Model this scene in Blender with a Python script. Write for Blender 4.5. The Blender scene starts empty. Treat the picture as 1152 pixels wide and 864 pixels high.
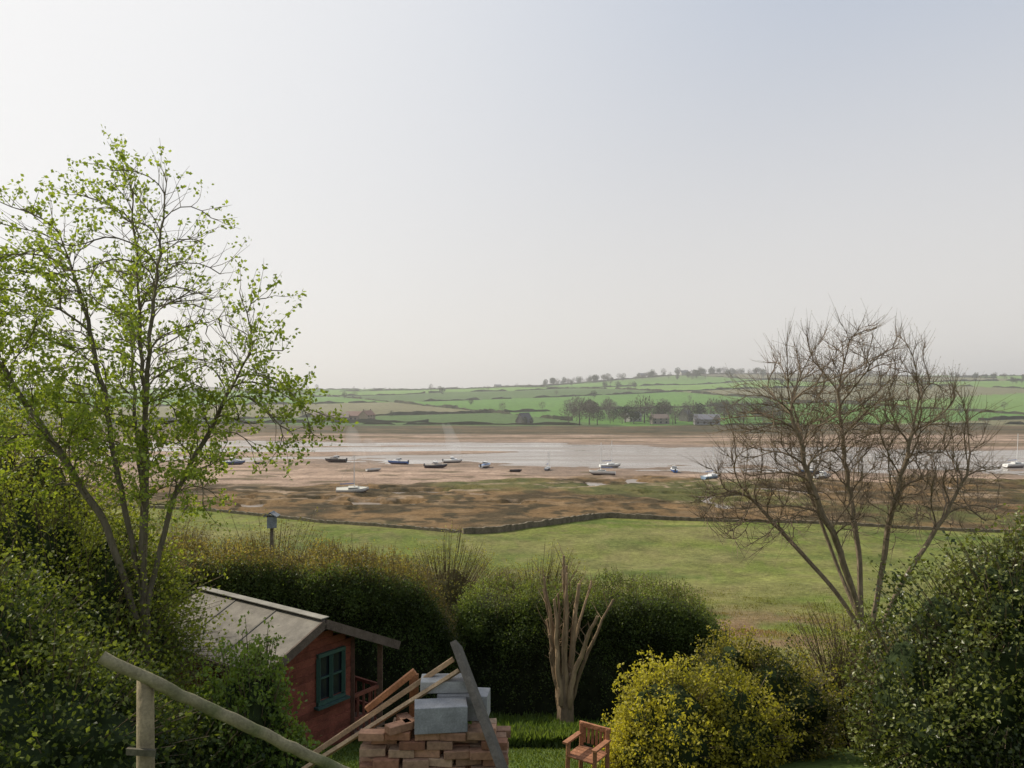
import bpy, math, random
import numpy as np
from mathutils import Vector
R = np.random.RandomState(7)
random.seed(7)
scene = bpy.context.scene
scene.view_settings.view_transform = 'Standard'
scene.view_settings.look = 'None'
scene.view_settings.exposure = 0

# ------------------------------------------------------------ helpers
def sm(a, b, x):
    t = np.clip((np.asarray(x, float) - a) / (b - a), 0, 1)
    return t * t * (3 - 2 * t)
def h2(i, j, s):
    v = np.sin(i * 127.1 + j * 311.7 + s * 74.7) * 43758.5453
    return v - np.floor(v)
def vn(x, y, s=0):
    x = np.asarray(x, float); y = np.asarray(y, float)
    i = np.floor(x); j = np.floor(y); f = x - i; g = y - j
    f = f * f * (3 - 2 * f); g = g * g * (3 - 2 * g)
    return (h2(i, j, s) * (1 - f) + h2(i + 1, j, s) * f) * (1 - g) + (h2(i, j + 1, s) * (1 - f) + h2(i + 1, j + 1, s) * f) * g
def fbm(x, y, s=0, o=4):
    a = 0.5; t = 0; n = 0
    for k in range(o):
        t = t + a * vn(x * 2 ** k, y * 2 ** k, s + k * 13); n += a; a *= 0.5
    return t / n
def mixc(a, b, t):
    a = np.asarray(a, float); b = np.asarray(b, float); t = np.asarray(t)[..., None]
    return a * (1 - t) + b * t
def unit(v):
    return v / (np.linalg.norm(v, axis=-1, keepdims=True) + 1e-9)

# ------------------------------------------------------------ terrain functions
PY = [-400, -30, 0, 4.5, 9, 11, 14.7, 20, 25, 30, 40, 60, 80, 100, 120, 144, 170, 200]
PZ = [27, 24.2, 23.3, 22.2, 20.75, 20.1, 18.9, 17, 15.3, 13.7, 11, 7, 4.3, 2.8, 1.9, 1.3, 0.9, 0.7]
WX = [-400, -100, -61, -20.5, -8, -2.3, 17, 51, 83, 120, 400]
WY = [215, 172, 160, 137, 130, 133, 150, 143, 131, 118, 60]
FY = [440, 470, 560, 700, 1000, 1500, 2200, 3000, 6000]
FZ = [0.25, 1.0, 1.8, 6.5, 15, 24, 30, 22, -20]
def y_water(x, y):
    return 298 - 48 * sm(-60, 40, x) + 34 * (fbm(x / 40., y / 50., 3) - .5)
def y_marsh(x, y):
    return 205 + 20 * sm(-45, 20, x) + 34 * (fbm(x / 14., y / 14., 5) - .5)
def y_far(x, y):
    return 388 - 44 * sm(0, 120, x) + 34 * (fbm(x / 70., y / 90., 9) - .5)
def H(x, y):
    x = np.asarray(x, float); y = np.asarray(y, float)
    near = np.interp(y, PY, PZ)
    near = near + (fbm(x / 18., y / 18., 1) - .5) * 1.4 * sm(22, 60, y) * sm(170, 110, y)
    near = near + (fbm(x / 5., y / 5., 2) - .5) * 0.9 * sm(150, 170, y)
    yw = y_water(x, y); yf = y_far(x, y)
    sand_n = (yw - y) * 0.009 + (fbm(x / 16., y / 9., 4) - .52) * 0.5
    sand_n = np.clip(sand_n, -0.7, 0.55)
    t = sm(-4, 4, y - y_marsh(x, y))
    z = near * (1 - t) + sand_n * t
    pool = sm(.60, .68, fbm(x / 11., y / 7., 44)) * sm(158, 168, y) * (1 - t)
    z = z * (1 - pool) - .15 * pool
    bar = np.exp(-((y - 328 - 10 * np.sin(x / 60.)) / 10.) ** 2) * sm(40, -20, x) * 0.85
    bar = bar + np.exp(-((y - 360 - 8 * np.sin(x / 80. + 1)) / 7.) ** 2) * sm(60, 0, x) * (.45 + .5 * fbm(x / 50., y / 12., 15))
    z = np.where(y > yw, np.maximum(z, -0.7) + bar, z)
    sand_f = np.clip((y - yf) * 0.012 + (fbm(x / 22., y / 8., 6) - .5) * .35, -0.7, 0.5)
    z = np.where(y > 330, np.maximum(sand_f, z), z)
    fac = 1 + 1.15 * sm(-250, 650, x)
    far = 0.4 + (np.interp(y, FY, FZ) - .25) * (1 + (fac - 1) * sm(500, 1100, y))
    far = far + (fbm(x / 420., y / 420., 8) - .5) * 18 * sm(620, 1300, y) + (fbm(x / 8., y / 8., 2) - .5) * .5 * sm(470, 480, y)
    far = far + 9 * np.exp(-((x - 330) / 230.) ** 2 - ((y - 1500) / 300.) ** 2)
    tf = sm(440, 462, y + 20 * (fbm(x / 30., y / 30., 12) - .5))
    z = z * (1 - tf) + far * tf
    return z
def h1(x, y):
    return float(H(np.array([x]), np.array([y]))[0])

# ------------------------------------------------------------ mesh builder (quads)
class MB:
    def __init__(s): s.V = []; s.F = []; s.M = []; s.C = []; s.n = 0
    def add(s, v, f, mat=0, col=(1, 1, 1)):
        v = np.asarray(v, float).reshape(-1, 3); f = np.asarray(f, int).reshape(-1, 4)
        c = np.asarray(col, float)
        if c.ndim == 1: c = np.tile(c, (len(v), 1))
        s.V.append(v); s.F.append(f + s.n); s.M.append(np.full(len(f), mat)); s.C.append(c); s.n += len(v)
    def leaves(s, p, size, col, mat=0, wid=.32, up=0.0, axis=None):
        n = len(p); size = np.broadcast_to(size, (n,))[:, None]
        a = R.normal(size=(n, 3)) if axis is None else axis + R.normal(size=(n, 3)) * .35
        a[:, 2] += up; a = unit(a)
        b = unit(np.cross(a, R.normal(size=(n, 3)))); nn = np.cross(a, b)
        v = np.stack([p - a * size * .5, p + b * size * wid + nn * size * .08, p + a * size * .5, p - b * size * wid + nn * size * .08], 1)
        c = np.repeat(np.broadcast_to(col, (n, 3)), 4, axis=0)
        s.add(v, np.arange(n * 4).reshape(n, 4), mat, c)
    def segs(s, p0, p1, r0, r1, k=5, mat=0, col=(1, 1, 1)):
        p0 = np.asarray(p0, float); p1 = np.asarray(p1, float); n = len(p0)
        d = unit(p1 - p0); ref = np.where(np.abs(d[:, 2:3]) > .9, [[1., 0, 0]], [[0, 0, 1.]])
        a = unit(np.cross(d, ref)); b = np.cross(d, a)
        th = np.arange(k) * 2 * np.pi / k
        ring = a[:, None] * np.cos(th)[None, :, None] + b[:, None] * np.sin(th)[None, :, None]
        r0 = np.broadcast_to(r0, (n,))[:, None, None]; r1 = np.broadcast_to(r1, (n,))[:, None, None]
        v = np.concatenate([p0[:, None] + ring * r0, p1[:, None] + ring * r1], 1)
        i = np.arange(k); j = (i + 1) % k
        f = np.stack([i, j, j + k, i + k], 1)[None] + (np.arange(n) * 2 * k)[:, None, None]
        s.add(v, f, mat, col)
    def tube(s, pts, rad, k=8, mat=0, col=(1, 1, 1), cap=True):
        pts = np.asarray(pts, float); rad = np.broadcast_to(rad, (len(pts),)).astype(float)
        d = unit(np.gradient(pts, axis=0)); ref = np.array([0.31, .95, .05]) if abs(d[0][2]) > .7 else np.array([0, 0, 1.])
        a = unit(np.cross(d, ref)); b = np.cross(d, a); th = np.arange(k) * 2 * np.pi / k
        if cap:
            pts = np.vstack([pts, pts[-1:]]); rad = np.append(rad, 0.001); a = np.vstack([a, a[-1:]]); b = np.vstack([b, b[-1:]])
        v = pts[:, None] + (a[:, None] * np.cos(th)[None, :, None] + b[:, None] * np.sin(th)[None, :, None]) * rad[:, None, None]
        i = np.arange(k); j = (i + 1) % k; f = []
        for q in range(len(pts) - 1): f.append(np.stack([i + q * k, j + q * k, j + q * k + k, i + q * k + k], 1))
        s.add(v, np.concatenate(f), mat, col)
    def box(s, c, dim, M=None, mat=0, col=(1, 1, 1)):
        q = np.array([[-1, -1, -1], [1, -1, -1], [1, 1, -1], [-1, 1, -1], [-1, -1, 1], [1, -1, 1], [1, 1, 1], [-1, 1, 1]]) * np.array(dim) / 2
        if M is not None: q = q @ np.array(M).T
        s.add(q + np.array(c), [[0, 3, 2, 1], [4, 5, 6, 7], [0, 1, 5, 4], [1, 2, 6, 5], [2, 3, 7, 6], [3, 0, 4, 7]], mat, col)
    def beam(s, a, b, w, t, roll=0, mat=0, col=(1, 1, 1)):
        a = np.array(a, float); b = np.array(b, float); d = unit(b - a)
        ref = np.array([0, 0, 1.]) if abs(d[2]) < .95 else np.array([0, 1., 0])
        x = unit(np.cross(d, ref)); y = np.cross(x, d)
        x2 = x * math.cos(roll) + y * math.sin(roll); y2 = np.cross(d, x2)
        s.box((a + b) / 2, (w, np.linalg.norm(b - a), t), np.stack([x2, d, y2], 1), mat, col)
    def build(s, name, mats, smooth=False, parent=None, bevel=0):
        V = np.concatenate(s.V); F = np.concatenate(s.F); M = np.concatenate(s.M); C = np.concatenate(s.C)
        me = bpy.data.meshes.new(name)
        me.vertices.add(len(V)); me.vertices.foreach_set('co', V.ravel())
        me.loops.add(F.size); me.loops.foreach_set('vertex_index', F.ravel().astype(np.int32))
        me.polygons.add(len(F)); me.polygons.foreach_set('loop_start', (np.arange(len(F)) * 4).astype(np.int32))
        me.update(calc_edges=True)
        me.polygons.foreach_set('material_index', M.astype(np.int32))
        me.polygons.foreach_set('use_smooth', np.full(len(F), smooth))
        at = me.color_attributes.new('Col', 'FLOAT_COLOR', 'POINT')
        at.data.foreach_set('color', np.hstack([C, np.ones((len(C), 1))]).ravel())
        for m in mats: me.materials.append(m)
        o = bpy.data.objects.new(name, me); scene.collection.objects.link(o)
        if parent: o.parent = parent
        if bevel:
            b = o.modifiers.new('bev', 'BEVEL'); b.width = bevel; b.segments = 2
        return o
def empty(name):
    e = bpy.data.objects.new(name, None); scene.collection.objects.link(e); return e
def rotz(a):
    c, s_ = math.cos(a), math.sin(a); return np.array([[c, -s_, 0], [s_, c, 0], [0, 0, 1.]])

# ------------------------------------------------------------ materials
def mat(name, col=(1, 1, 1), rough=.8, nscale=5, namt=.3, bump=.2, bscale=None, attr=True, spec=.3, stretch=(1, 1, 1), bdist=.02, metal=0, fine=None):
    m = bpy.data.materials.new(name); m.use_nodes = True; nt = m.node_tree; N = nt.nodes; L = nt.links
    bs = N['Principled BSDF']; bs.inputs['Roughness'].default_value = rough; bs.inputs['Specular IOR Level'].default_value = spec
    bs.inputs['Metallic'].default_value = metal
    tc = N.new('ShaderNodeTexCoord'); mp = N.new('ShaderNodeMapping'); mp.inputs['Scale'].default_value = stretch
    L.new(tc.outputs['Object'], mp.inputs['Vector'])
    def nz(scale, amt):
        n = N.new('ShaderNodeTexNoise'); n.inputs['Scale'].default_value = scale; n.inputs['Detail'].default_value = 6; n.inputs['Roughness'].default_value = .65
        L.new(mp.outputs[0], n.inputs['Vector'])
        mr = N.new('ShaderNodeMapRange'); mr.inputs['From Min'].default_value = .3; mr.inputs['From Max'].default_value = .7
        mr.inputs['To Min'].default_value = 1 - amt; mr.inputs['To Max'].default_value = 1 + amt; L.new(n.outputs['Fac'], mr.inputs['Value']); return mr
    mr = nz(nscale, namt)
    mx = N.new('ShaderNodeVectorMath'); mx.operation = 'SCALE'; L.new(mr.outputs[0], mx.inputs['Scale'])
    if attr:
        a = N.new('ShaderNodeAttribute'); a.attribute_name = 'Col'
        t = N.new('ShaderNodeVectorMath'); t.operation = 'MULTIPLY'; t.inputs[1].default_value = col
        L.new(a.outputs['Color'], t.inputs[0]); L.new(t.outputs[0], mx.inputs[0])
    else: mx.inputs[0].default_value = col
    out = mx
    if fine:
        m2 = nz(*fine); out = N.new('ShaderNodeVectorMath'); out.operation = 'SCALE'; L.new(mx.outputs[0], out.inputs[0]); L.new(m2.outputs[0], out.inputs['Scale'])
    L.new(out.outputs[0], bs.inputs['Base Color'])
    if bump:
        n2 = N.new('ShaderNodeTexNoise'); n2.inputs['Scale'].default_value = bscale or nscale * 3; n2.inputs['Detail'].default_value = 5
        L.new(mp.outputs[0], n2.inputs['Vector'])
        b = N.new('ShaderNodeBump'); b.inputs['Strength'].default_value = bump; b.inputs['Distance'].default_value = bdist
        L.new(n2.outputs['Fac'], b.inputs['Height']); L.new(b.outputs[0], bs.inputs['Normal'])
    return m
def leafmat(name, trans=.45, rough=.5, spec=.3, g3=(1.6, 1.6, .7)):
    m = bpy.data.materials.new(name); m.use_nodes = True; nt = m.node_tree; N = nt.nodes; L = nt.links
    bs = N['Principled BSDF']; bs.inputs['Roughness'].default_value = rough; bs.inputs['Specular IOR Level'].default_value = spec
    a = N.new('ShaderNodeAttribute'); a.attribute_name = 'Col'; L.new(a.outputs['Color'], bs.inputs['Base Color'])
    t = N.new('ShaderNodeBsdfTranslucent')
    g = N.new('ShaderNodeVectorMath'); g.operation = 'MULTIPLY'; g.inputs[1].default_value = g3
    L.new(a.outputs['Color'], g.inputs[0]); L.new(g.outputs[0], t.inputs['Color'])
    x = N.new('ShaderNodeMixShader'); x.inputs[0].default_value = trans
    L.new(bs.outputs[0], x.inputs[1]); L.new(t.outputs[0], x.inputs[2]); L.new(x.outputs[0], N['Material Output'].inputs['Surface'])
    return m
M_leaf = leafmat('leaf'); M_gloss = leafmat('glossy_leaf', .25, .38, .4)
M_dist = leafmat('distant_foliage', .2, .9, .05, (1, 1, 1))
M_bark = mat('bark', rough=.9, nscale=14, namt=.4, bump=.6, stretch=(1, 1, .3))
M_core = mat('inner_foliage', rough=1, nscale=6, namt=.5, bump=0, spec=.05)
M_wood = mat('weathered_wood', rough=.85, nscale=7, namt=.3, bump=.5, fine=(60, .25))
M_stone = mat('stone', rough=.9, nscale=2.5, namt=.35, bump=.5)
M_paint = mat('painted_surface', rough=.45, nscale=3, namt=.12, bump=.05)
M_brick = mat('brick', rough=.9, nscale=25, namt=.3, bump=.5, bdist=.006)
M_conc = mat('concrete', rough=.95, nscale=8, namt=.2, bump=.5, bscale=60, bdist=.004, fine=(70, .2))
M_felt = mat('roofing_felt', rough=.95, nscale=5, namt=.28, bump=.4, bscale=50, bdist=.005, fine=(90, .15))
M_glass = mat('window_glass', (.02, .025, .03), rough=.08, nscale=2, namt=.1, bump=0, attr=False, spec=.6)

# ------------------------------------------------------------ ground
ang = np.concatenate([np.linspace(-180, -44, 60)[:-1], np.linspace(-44, 44, 640), np.linspace(44, 180, 60)[1:]]) * np.pi / 180
rr = np.concatenate([[.02], np.geomspace(.8, 130, 170), np.geomspace(132, 640, 300), np.geomspace(650, 9000, 190)])
A, RR = np.meshgrid(ang, rr); X = RR * np.sin(A); Y = RR * np.cos(A); Z = H(X, Y)
S1, S2, T1, T2 = 330., .5, 230., .38
def ground_color(x, y, z):
    n1 = fbm(x / 9., y / 9., 21); n2 = fbm(x / 2.2, y / 2.2, 22); n3 = fbm(x / 40., y / 40., 23)
    c = mixc((.115, .145, .03), (.17, .18, .05), sm(.3, .7, n1))                       # pasture
    c = mixc(c, (.07, .10, .025), sm(.48, .72, fbm(x / 16., y / 5., 25)) * .65)
    c = mixc(c, (.17, .15, .065), sm(.5, .68, n2) * .5)
    c = mixc(c, (.18, .16, .07), sm(.56, .66, fbm(x / 24., y / 12., 28)) * .45)
    c = mixc(c, (.19, .125, .075), np.exp(-(((x - 17 - (y - 58) * .3) / 10) ** 2 + ((y - 56) / 16) ** 2)) * sm(.33, .5, fbm(x / 5., y / 5., 26)) * 1.0)
    c = mixc(c, (.16, .12, .07), sm(52, 26, y) * sm(.42, .6, n2) * .6)
    c = mixc(c, (.07, .115, .025), sm(16.5, 14.5, y) * .8)
    wy = np.interp(x, WX, WY)
    m = sm(-1, 1.5, y - wy)
    ma = mixc((.165, .105, .05), (.07, .052, .028), sm(.35, .62, fbm(x / 8., y / 7., 31)))
    ma = mixc(ma, (.21, .145, .08), sm(.55, .7, fbm(x / 5., y / 5., 32)) * .6)
    ma = mixc(ma, (.04, .035, .02), sm(.58, .68, fbm(x / 3., y / 4., 37)) * .8)
    ma = mixc(ma, (.10, .115, .035), sm(.50, .62, n3) * .6)
    c = mixc(c, ma, m)
    sd = mixc((.38, .275, .205), (.26, .185, .135), sm(.3, .7, fbm(x / 20., y / 6., 33)))
    wet = sm(.28, .02, z)
    sd = mixc(sd, (.17, .13, .10), wet * .75)
    sd = mixc(sd, (.10, .08, .045), sm(.55, .66, fbm(x / 12., y / 6., 34)) * sm(285, 240, y) * .75)
    ms = sm(-4, 4, y - y_marsh(x, y)); c = mixc(c, sd, ms)
    cr = np.abs(fbm(x / 30., y / 14., 41) - .5)
    c = mixc(c, (.30, .225, .155), sm(.020, .008, cr) * m * sm(165, 185, y) * (1 - ms) * .8)
    mf = sm(440, 462, y + 20 * (fbm(x / 30., y / 30., 12) - .5))
    fb = mixc((.12, .085, .045), (.06, .055, .028), sm(.35, .65, fbm(x / 24., y / 8., 51)))
    fs = np.floor((x * .8 + y * S2) / S1); ft = np.floor((y - T2 * x) / T1)
    hh = h2(fs, ft, 5)
    g = mixc((.09, .19, .035), (.155, .25, .055), h2(fs, ft, 8))
    g = np.where((hh < .10)[..., None], np.array([.17, .16, .085]), g)
    g = np.where(((hh > .85))[..., None], np.array([.08, .13, .04]), g)
    g = mixc(g, (.13, .115, .085), sm(1300, 1600, y) * sm(100, 250, x) * sm(900, 500, x) * .8)
    g = g * (0.8 + .4 * fbm(x / 60., y / 60., 61))[..., None]
    fb = mixc(fb, g, sm(535, 560, y + 60 * (fbm(x / 60., y / 60., 62) - .5)))
    # darker vegetated strip fringing the far sand
    c = mixc(c, (.12, .09, .05), sm(y_far(x, y) + 8, y_far(x, y) + 30, y) * sm(.40, .55, fbm(x / 40., y / 9., 54)) * .8)
    return mixc(c, fb, mf)
C = ground_color(X, Y, Z)
nr, nc = X.shape
idx = np.arange(nr * nc).reshape(nr, nc)
F = np.stack([idx[:-1, :-1], idx[:-1, 1:], idx[1:, 1:], idx[1:, :-1]], -1).reshape(-1, 4)[:, ::-1]
M_ground = mat('ground_soil_grass', rough=.95, nscale=1.4, namt=.35, bump=.9, bscale=3, spec=.1, bdist=.18, fine=(.22, .28))
g = MB(); g.add(np.stack([X, Y, Z], -1), F, 0, C.reshape(-1, 3)); g.build('ground', [M_ground], smooth=True)

# river water
mw = bpy.data.materials.new('river_water'); mw.use_nodes = True
N = mw.node_tree.nodes; L = mw.node_tree.links; bs = N['Principled BSDF']
bs.inputs['Base Color'].default_value = (.24, .20, .165, 1); bs.inputs['IOR'].default_value = 1.33
tc = N.new('ShaderNodeTexCoord'); mp = N.new('ShaderNodeMapping'); mp.inputs['Scale'].default_value = (.25, 1.2, 1); L.new(tc.outputs['Object'], mp.inputs[0])
n = N.new('ShaderNodeTexNoise'); n.inputs['Scale'].default_value = .8; n.inputs['Detail'].default_value = 4; L.new(mp.outputs[0], n.inputs['Vector'])
b = N.new('ShaderNodeBump'); b.inputs['Strength'].default_value = .3; b.inputs['Distance'].default_value = .1
L.new(n.outputs['Fac'], b.inputs['Height']); L.new(b.outputs[0], bs.inputs['Normal'])
mp2 = N.new('ShaderNodeMapping'); mp2.inputs['Scale'].default_value = (.012, .07, 1); L.new(tc.outputs['Object'], mp2.inputs[0])
n2 = N.new('ShaderNodeTexNoise'); n2.inputs['Scale'].default_value = 1; n2.inputs['Detail'].default_value = 4; L.new(mp2.outputs[0], n2.inputs['Vector'])
mr = N.new('ShaderNodeMapRange'); mr.inputs['From Min'].default_value = .35; mr.inputs['From Max'].default_value = .65; mr.inputs['To Min'].default_value = .05; mr.inputs['To Max'].default_value = .38
L.new(n2.outputs['Fac'], mr.inputs['Value']); L.new(mr.outputs[0], bs.inputs['Roughness'])
w = MB(); w.add([[-4000, 155, 0], [4000, 155, 0], [4000, 450, 0], [-4000, 450, 0]], [[0, 1, 2, 3]]); w.build('river', [mw])

# ------------------------------------------------------------ stone wall along the marsh
def strip(mb, pts, wd, ht, mat_=0, col=(1, 1, 1)):
    pts = np.asarray(pts, float); d = unit(np.gradient(pts[:, :2], axis=0)); pr = np.stack([-d[:, 1], d[:, 0], 0 * d[:, 0]], 1)
    n = len(pts); wd = np.broadcast_to(wd, (n,))[:, None]; ht = np.broadcast_to(ht, (n,))[:, None]; up = np.array([[0, 0, 1.]])
    v = np.stack([pts - pr * wd / 2 - up * .4, pts - pr * wd * .4 + up * ht, pts + pr * wd * .4 + up * ht, pts + pr * wd / 2 - up * .4], 1)
    f = []
    for k in range(3):
        i = np.arange(n - 1) * 4 + k; f.append(np.stack([i, i + 1, i + 5, i + 4], 1))
    f.append([[0, 1, 2, 3], [4 * n - 4, 4 * n - 3, 4 * n - 2, 4 * n - 1]])
    c = np.asarray(col, float)
    if c.ndim == 2: c = np.repeat(c, 4, axis=0)
    mb.add(v, np.concatenate(f), mat_, c)
def along(px, py, step):
    px = np.array(px, float); py = np.array(py, float); s = np.concatenate([[0], np.cumsum(np.hypot(np.diff(px), np.diff(py)))])
    t = np.arange(0, s[-1], step); return np.interp(t, s, px), np.interp(t, s, py)
wx, wy = along([-8, -2.3, 17, 51, 83, 120, 200], [130, 133, 150, 143, 131, 118, 98], .5)
wz = H(wx, wy)
mb = MB(); cc = mixc((.20, .165, .115), (.11, .095, .065), R.rand(len(wx)))
strip(mb, np.stack([wx, wy, wz], 1), .55, (1.0 + .25 * (R.rand(len(wx)) - .5)) * (1 - .5 * sm(12, 40, wx)), 0, cc); mb.build('stone_wall', [M_stone])
wx, wy = along([-140, -61, -20.5, -9], [183, 160, 137, 130.5], .5); wz = H(wx, wy)
mb = MB(); cc = mixc((.19, .16, .11), (.11, .1, .065), R.rand(len(wx)))
strip(mb, np.stack([wx, wy, wz], 1), .5, .5 + .2 * (R.rand(len(wx)) - .5), 0, cc); mb.build('stone_wall', [M_stone])

# ------------------------------------------------------------ far hedgerows
mb = MB()
def hedgerow(px, py, hmul=1., dens=.9):
    x, y = along(px, py, 4); n = len(x); x = x + R.normal(size=n) * .8; z = H(x, y)
    ht = (.6 + 1.9 * sm(.3, .75, fbm(x / 12., y / 12., 71)) + R.rand(n) * .8) * hmul
    ht = np.where(fbm(x / 35., y / 35., 72) < dens - .22, ht, .02)
    strip(mb, np.stack([x, y, z], 1), 1.8, ht, 0, mixc((.05, .058, .03), (.09, .085, .05), R.rand(n)))
def lines(k0, k1, kind):
    for k in range(k0, k1):
        if kind == 't': xs = np.linspace(-1500, 1900, 60); ys = T1 * k + T2 * xs
        else: ys = np.linspace(560, 2400, 60); xs = (S1 * k - S2 * ys) / .8
        keep = (ys > 575) & (ys < 2400)
        idx_ = np.where(keep)[0]
        if len(idx_) < 4: continue
        for a in range(idx_[0], idx_[-1] - 6, 12):
            if R.rand() < .85: hedgerow(xs[a:a + 13], ys[a:a + 13])
lines(0, 12, 't'); lines(-4, 9, 's')
mb.build('hedgerow', [M_core])
mb = MB(); hedgerow(np.linspace(-500, 700, 30), 552 + 6 * np.sin(np.linspace(0, 9, 30)), .7, .75); hedgerow([-400, -60], [556, 575], 1); mb.build('hedgerow', [M_core])

# ------------------------------------------------------------ distant trees
def far_tree(mb, x, y, h, bare=True):
    z = h1(x, y); n = int(160 + h * 14)
    mb.segs([[x, y, z - .3]], [[x, y, z + h * .5]], h * .03, h * .015, 5, 1, (.08, .07, .055))
    u = unit(R.normal(size=(n, 3))) * (R.rand(n, 1) ** .4)
    lump = 1 + .45 * (vn(u[:, 0] * 3 + x, u[:, 2] * 3 + y, 3) - .5)[:, None]
    wv = h * R.uniform(.33, .46)
    p = u * lump * [wv, wv, h * .42] + [x, y, z + h * .58]
    ax = u + [0, 0, .6]
    if bare: mb.leaves(p, h * .14, mixc((.10, .085, .07), (.16, .135, .105), R.rand(n)), 0, wid=.07, axis=ax)
    else: mb.leaves(p, h * .10, mixc((.05, .06, .03), (.10, .11, .05), R.rand(n)), 0, wid=.35)
mb = MB()
def px2x(px, d): return (px - 576) / 900. * d
for px, d, h, bare in [(640, 545, 15, 1), (652, 540, 19, 1), (663, 550, 18, 1), (672, 545, 14, 1), (725, 570, 20, 1), (745, 575, 15, 0), (760, 560, 13, 1), (775, 580, 16, 1),
                       (785, 590, 14, 0), (800, 600, 17, 1), (815, 590, 15, 1), (830, 600, 16, 1), (850, 600, 13, 0), (870, 610, 14, 1), (690, 580, 10, 0), (705, 600, 11, 1),
                       (340, 640, 6, 0), (360, 620, 6, 0), (372, 640, 5, 1), (440, 640, 5, 0), (590, 545, 6, 0), (598, 548, 5, 0), (582, 548, 5, 1), (565, 700, 9, 1), (610, 720, 8, 1),
                       (950, 620, 10, 0), (1010, 640, 9, 1), (1080, 650, 9, 0), (1130, 700, 8, 1), (806, 538, 7, 0), (783, 538, 8, 1), (732, 552, 7, 0), (757, 550, 9, 1), (700, 560, 8, 1)]:
    far_tree(mb, px2x(px, d), d, h, bare)
for k in range(70):
    px = R.uniform(630, 880); d = R.uniform(560, 700); far_tree(mb, px2x(px, d), d, R.uniform(6, 15), R.rand() < .65)
for k in range(120):
    px = R.uniform(610, 860); d = R.uniform(1350, 1750); far_tree(mb, px2x(px, d), d, R.uniform(8, 16), R.rand() < .5)
for k in range(110):
    px = R.uniform(-100, 1300); d = R.uniform(800, 2300); far_tree(mb, px2x(px, d), d, R.uniform(5, 11), R.rand() < .5)
for k in range(14):
    px = R.uniform(0, 1200); d = R.uniform(1000, 2200)
    for q in range(9): far_tree(mb, px2x(px, d) + R.normal() * 25, d + R.normal() * 10, R.uniform(5, 11), R.rand() < .5)
mb.build('distant_trees', [M_dist, M_bark])

# ------------------------------------------------------------ distant houses
def house(name, px, d, L_, W_, Hw, Hr, rot, wall, roof, chim=True):
    x = px2x(px, d); z = h1(x, d) - .2; e = empty(name); Rm = rotz(rot)
    def T(v): return np.asarray(v, float) @ Rm.T + [x, d, z]
    a, b_ = L_ / 2, W_ / 2
    m = MB(); m.add(T([[-a, -b_, 0], [a, -b_, 0], [a, b_, 0], [-a, b_, 0], [-a, -b_, Hw], [a, -b_, Hw], [a, b_, Hw], [-a, b_, Hw]]),
          [[0, 1, 5, 4], [2, 3, 7, 6], [1, 2, 6, 5], [3, 0, 4, 7]], 0, wall)
    m.add(T([[-a, -b_, Hw], [-a, 0, Hw], [-a, 0, Hw + Hr], [-a, -b_ * .5, Hw + Hr * .5], [-a, b_, Hw], [-a, b_ * .5, Hw + Hr * .5],
             [a, -b_, Hw], [a, 0, Hw], [a, 0, Hw + Hr], [a, -b_ * .5, Hw + Hr * .5], [a, b_, Hw], [a, b_ * .5, Hw + Hr * .5]]),
          [[0, 1, 2, 3], [1, 4, 5, 2], [6, 9, 8, 7], [7, 8, 11, 10]], 0, wall)
    m.build('walls', [M_stone], parent=e)
    m = MB(); o = .4; s = o * Hr / b_
    for sg in (-1, 1):
        q = [[-a - o, sg * (b_ + o), Hw - s + .1], [a + o, sg * (b_ + o), Hw - s + .1], [a + o, 0, Hw + Hr + .1], [-a - o, 0, Hw + Hr + .1]]
        q += [[v[0], v[1], v[2] + .25] for v in q]
        m.add(T(q), [[0, 1, 2, 3], [4, 5, 6, 7], [0, 1, 5, 4], [1, 2, 6, 5], [3, 0, 4, 7]], 0, roof)
    m.build('roof', [M_stone], parent=e)
    m = MB()
    nwin = max(2, int(L_ / 3.5))
    for i in range(nwin):
        for fl in range(1 if Hw < 4 else 2):
            for sg in (-1, 1):
                m.box(T([[-a + (i + .5) * L_ / nwin, sg * (b_ + .02), 1.5 + 2.5 * fl]])[0], (1.1, .12, 1.2), Rm, 0)
    m.build('windows', [M_glass], parent=e)
    if chim:
        m = MB()
        for sg in (-1, 1): m.box(T([[sg * (a - .6), 0, Hw + Hr + .5]])[0], (.7, .9, 1.8), Rm, 0, wall)
        m.build('chimneys', [M_stone], parent=e)
GR = (.24, .22, .19); WH = (.38, .36, .33); SL = (.14, .14, .15); RT = (.26, .15, .11)
house('farm_barn', 372, 590, 26, 9, 3, 3, .12, (.28, .22, .17), (.27, .21, .17), False)
house('farm_barn', 400, 600, 14, 8, 3.5, 3, -.3, (.27, .21, .16), (.22, .14, .11), False)
house('farmhouse', 413, 590, 11, 7, 4.5, 3, 1.2, (.32, .25, .18), RT)
house('stone_barn', 590, 560, 9, 8, 2.2, 5.5, .8, (.15, .14, .13), (.11, .105, .11), False)
house('cottage', 742, 560, 12, 7, 4.2, 2.6, .1, GR, (.26, .2, .16))
house('cottage', 712, 585, 11, 7, 4.2, 2.8, .5, WH, SL)
house('farm_barn', 795, 550, 17, 9, 3.8, 3.2, -.1, (.24, .235, .23), (.19, .19, .21), False)
house('cottage', 772, 590, 10, 7, 5, 3, .9, GR, SL)
house('cottage', 770, 1480, 14, 9, 5, 4, .1, WH, SL)
house('cottage', 722, 1550, 14, 9, 5, 4, .6, GR, SL)
house('cottage', 560, 1700, 14, 9, 5, 4, .3, GR, SL)

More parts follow.
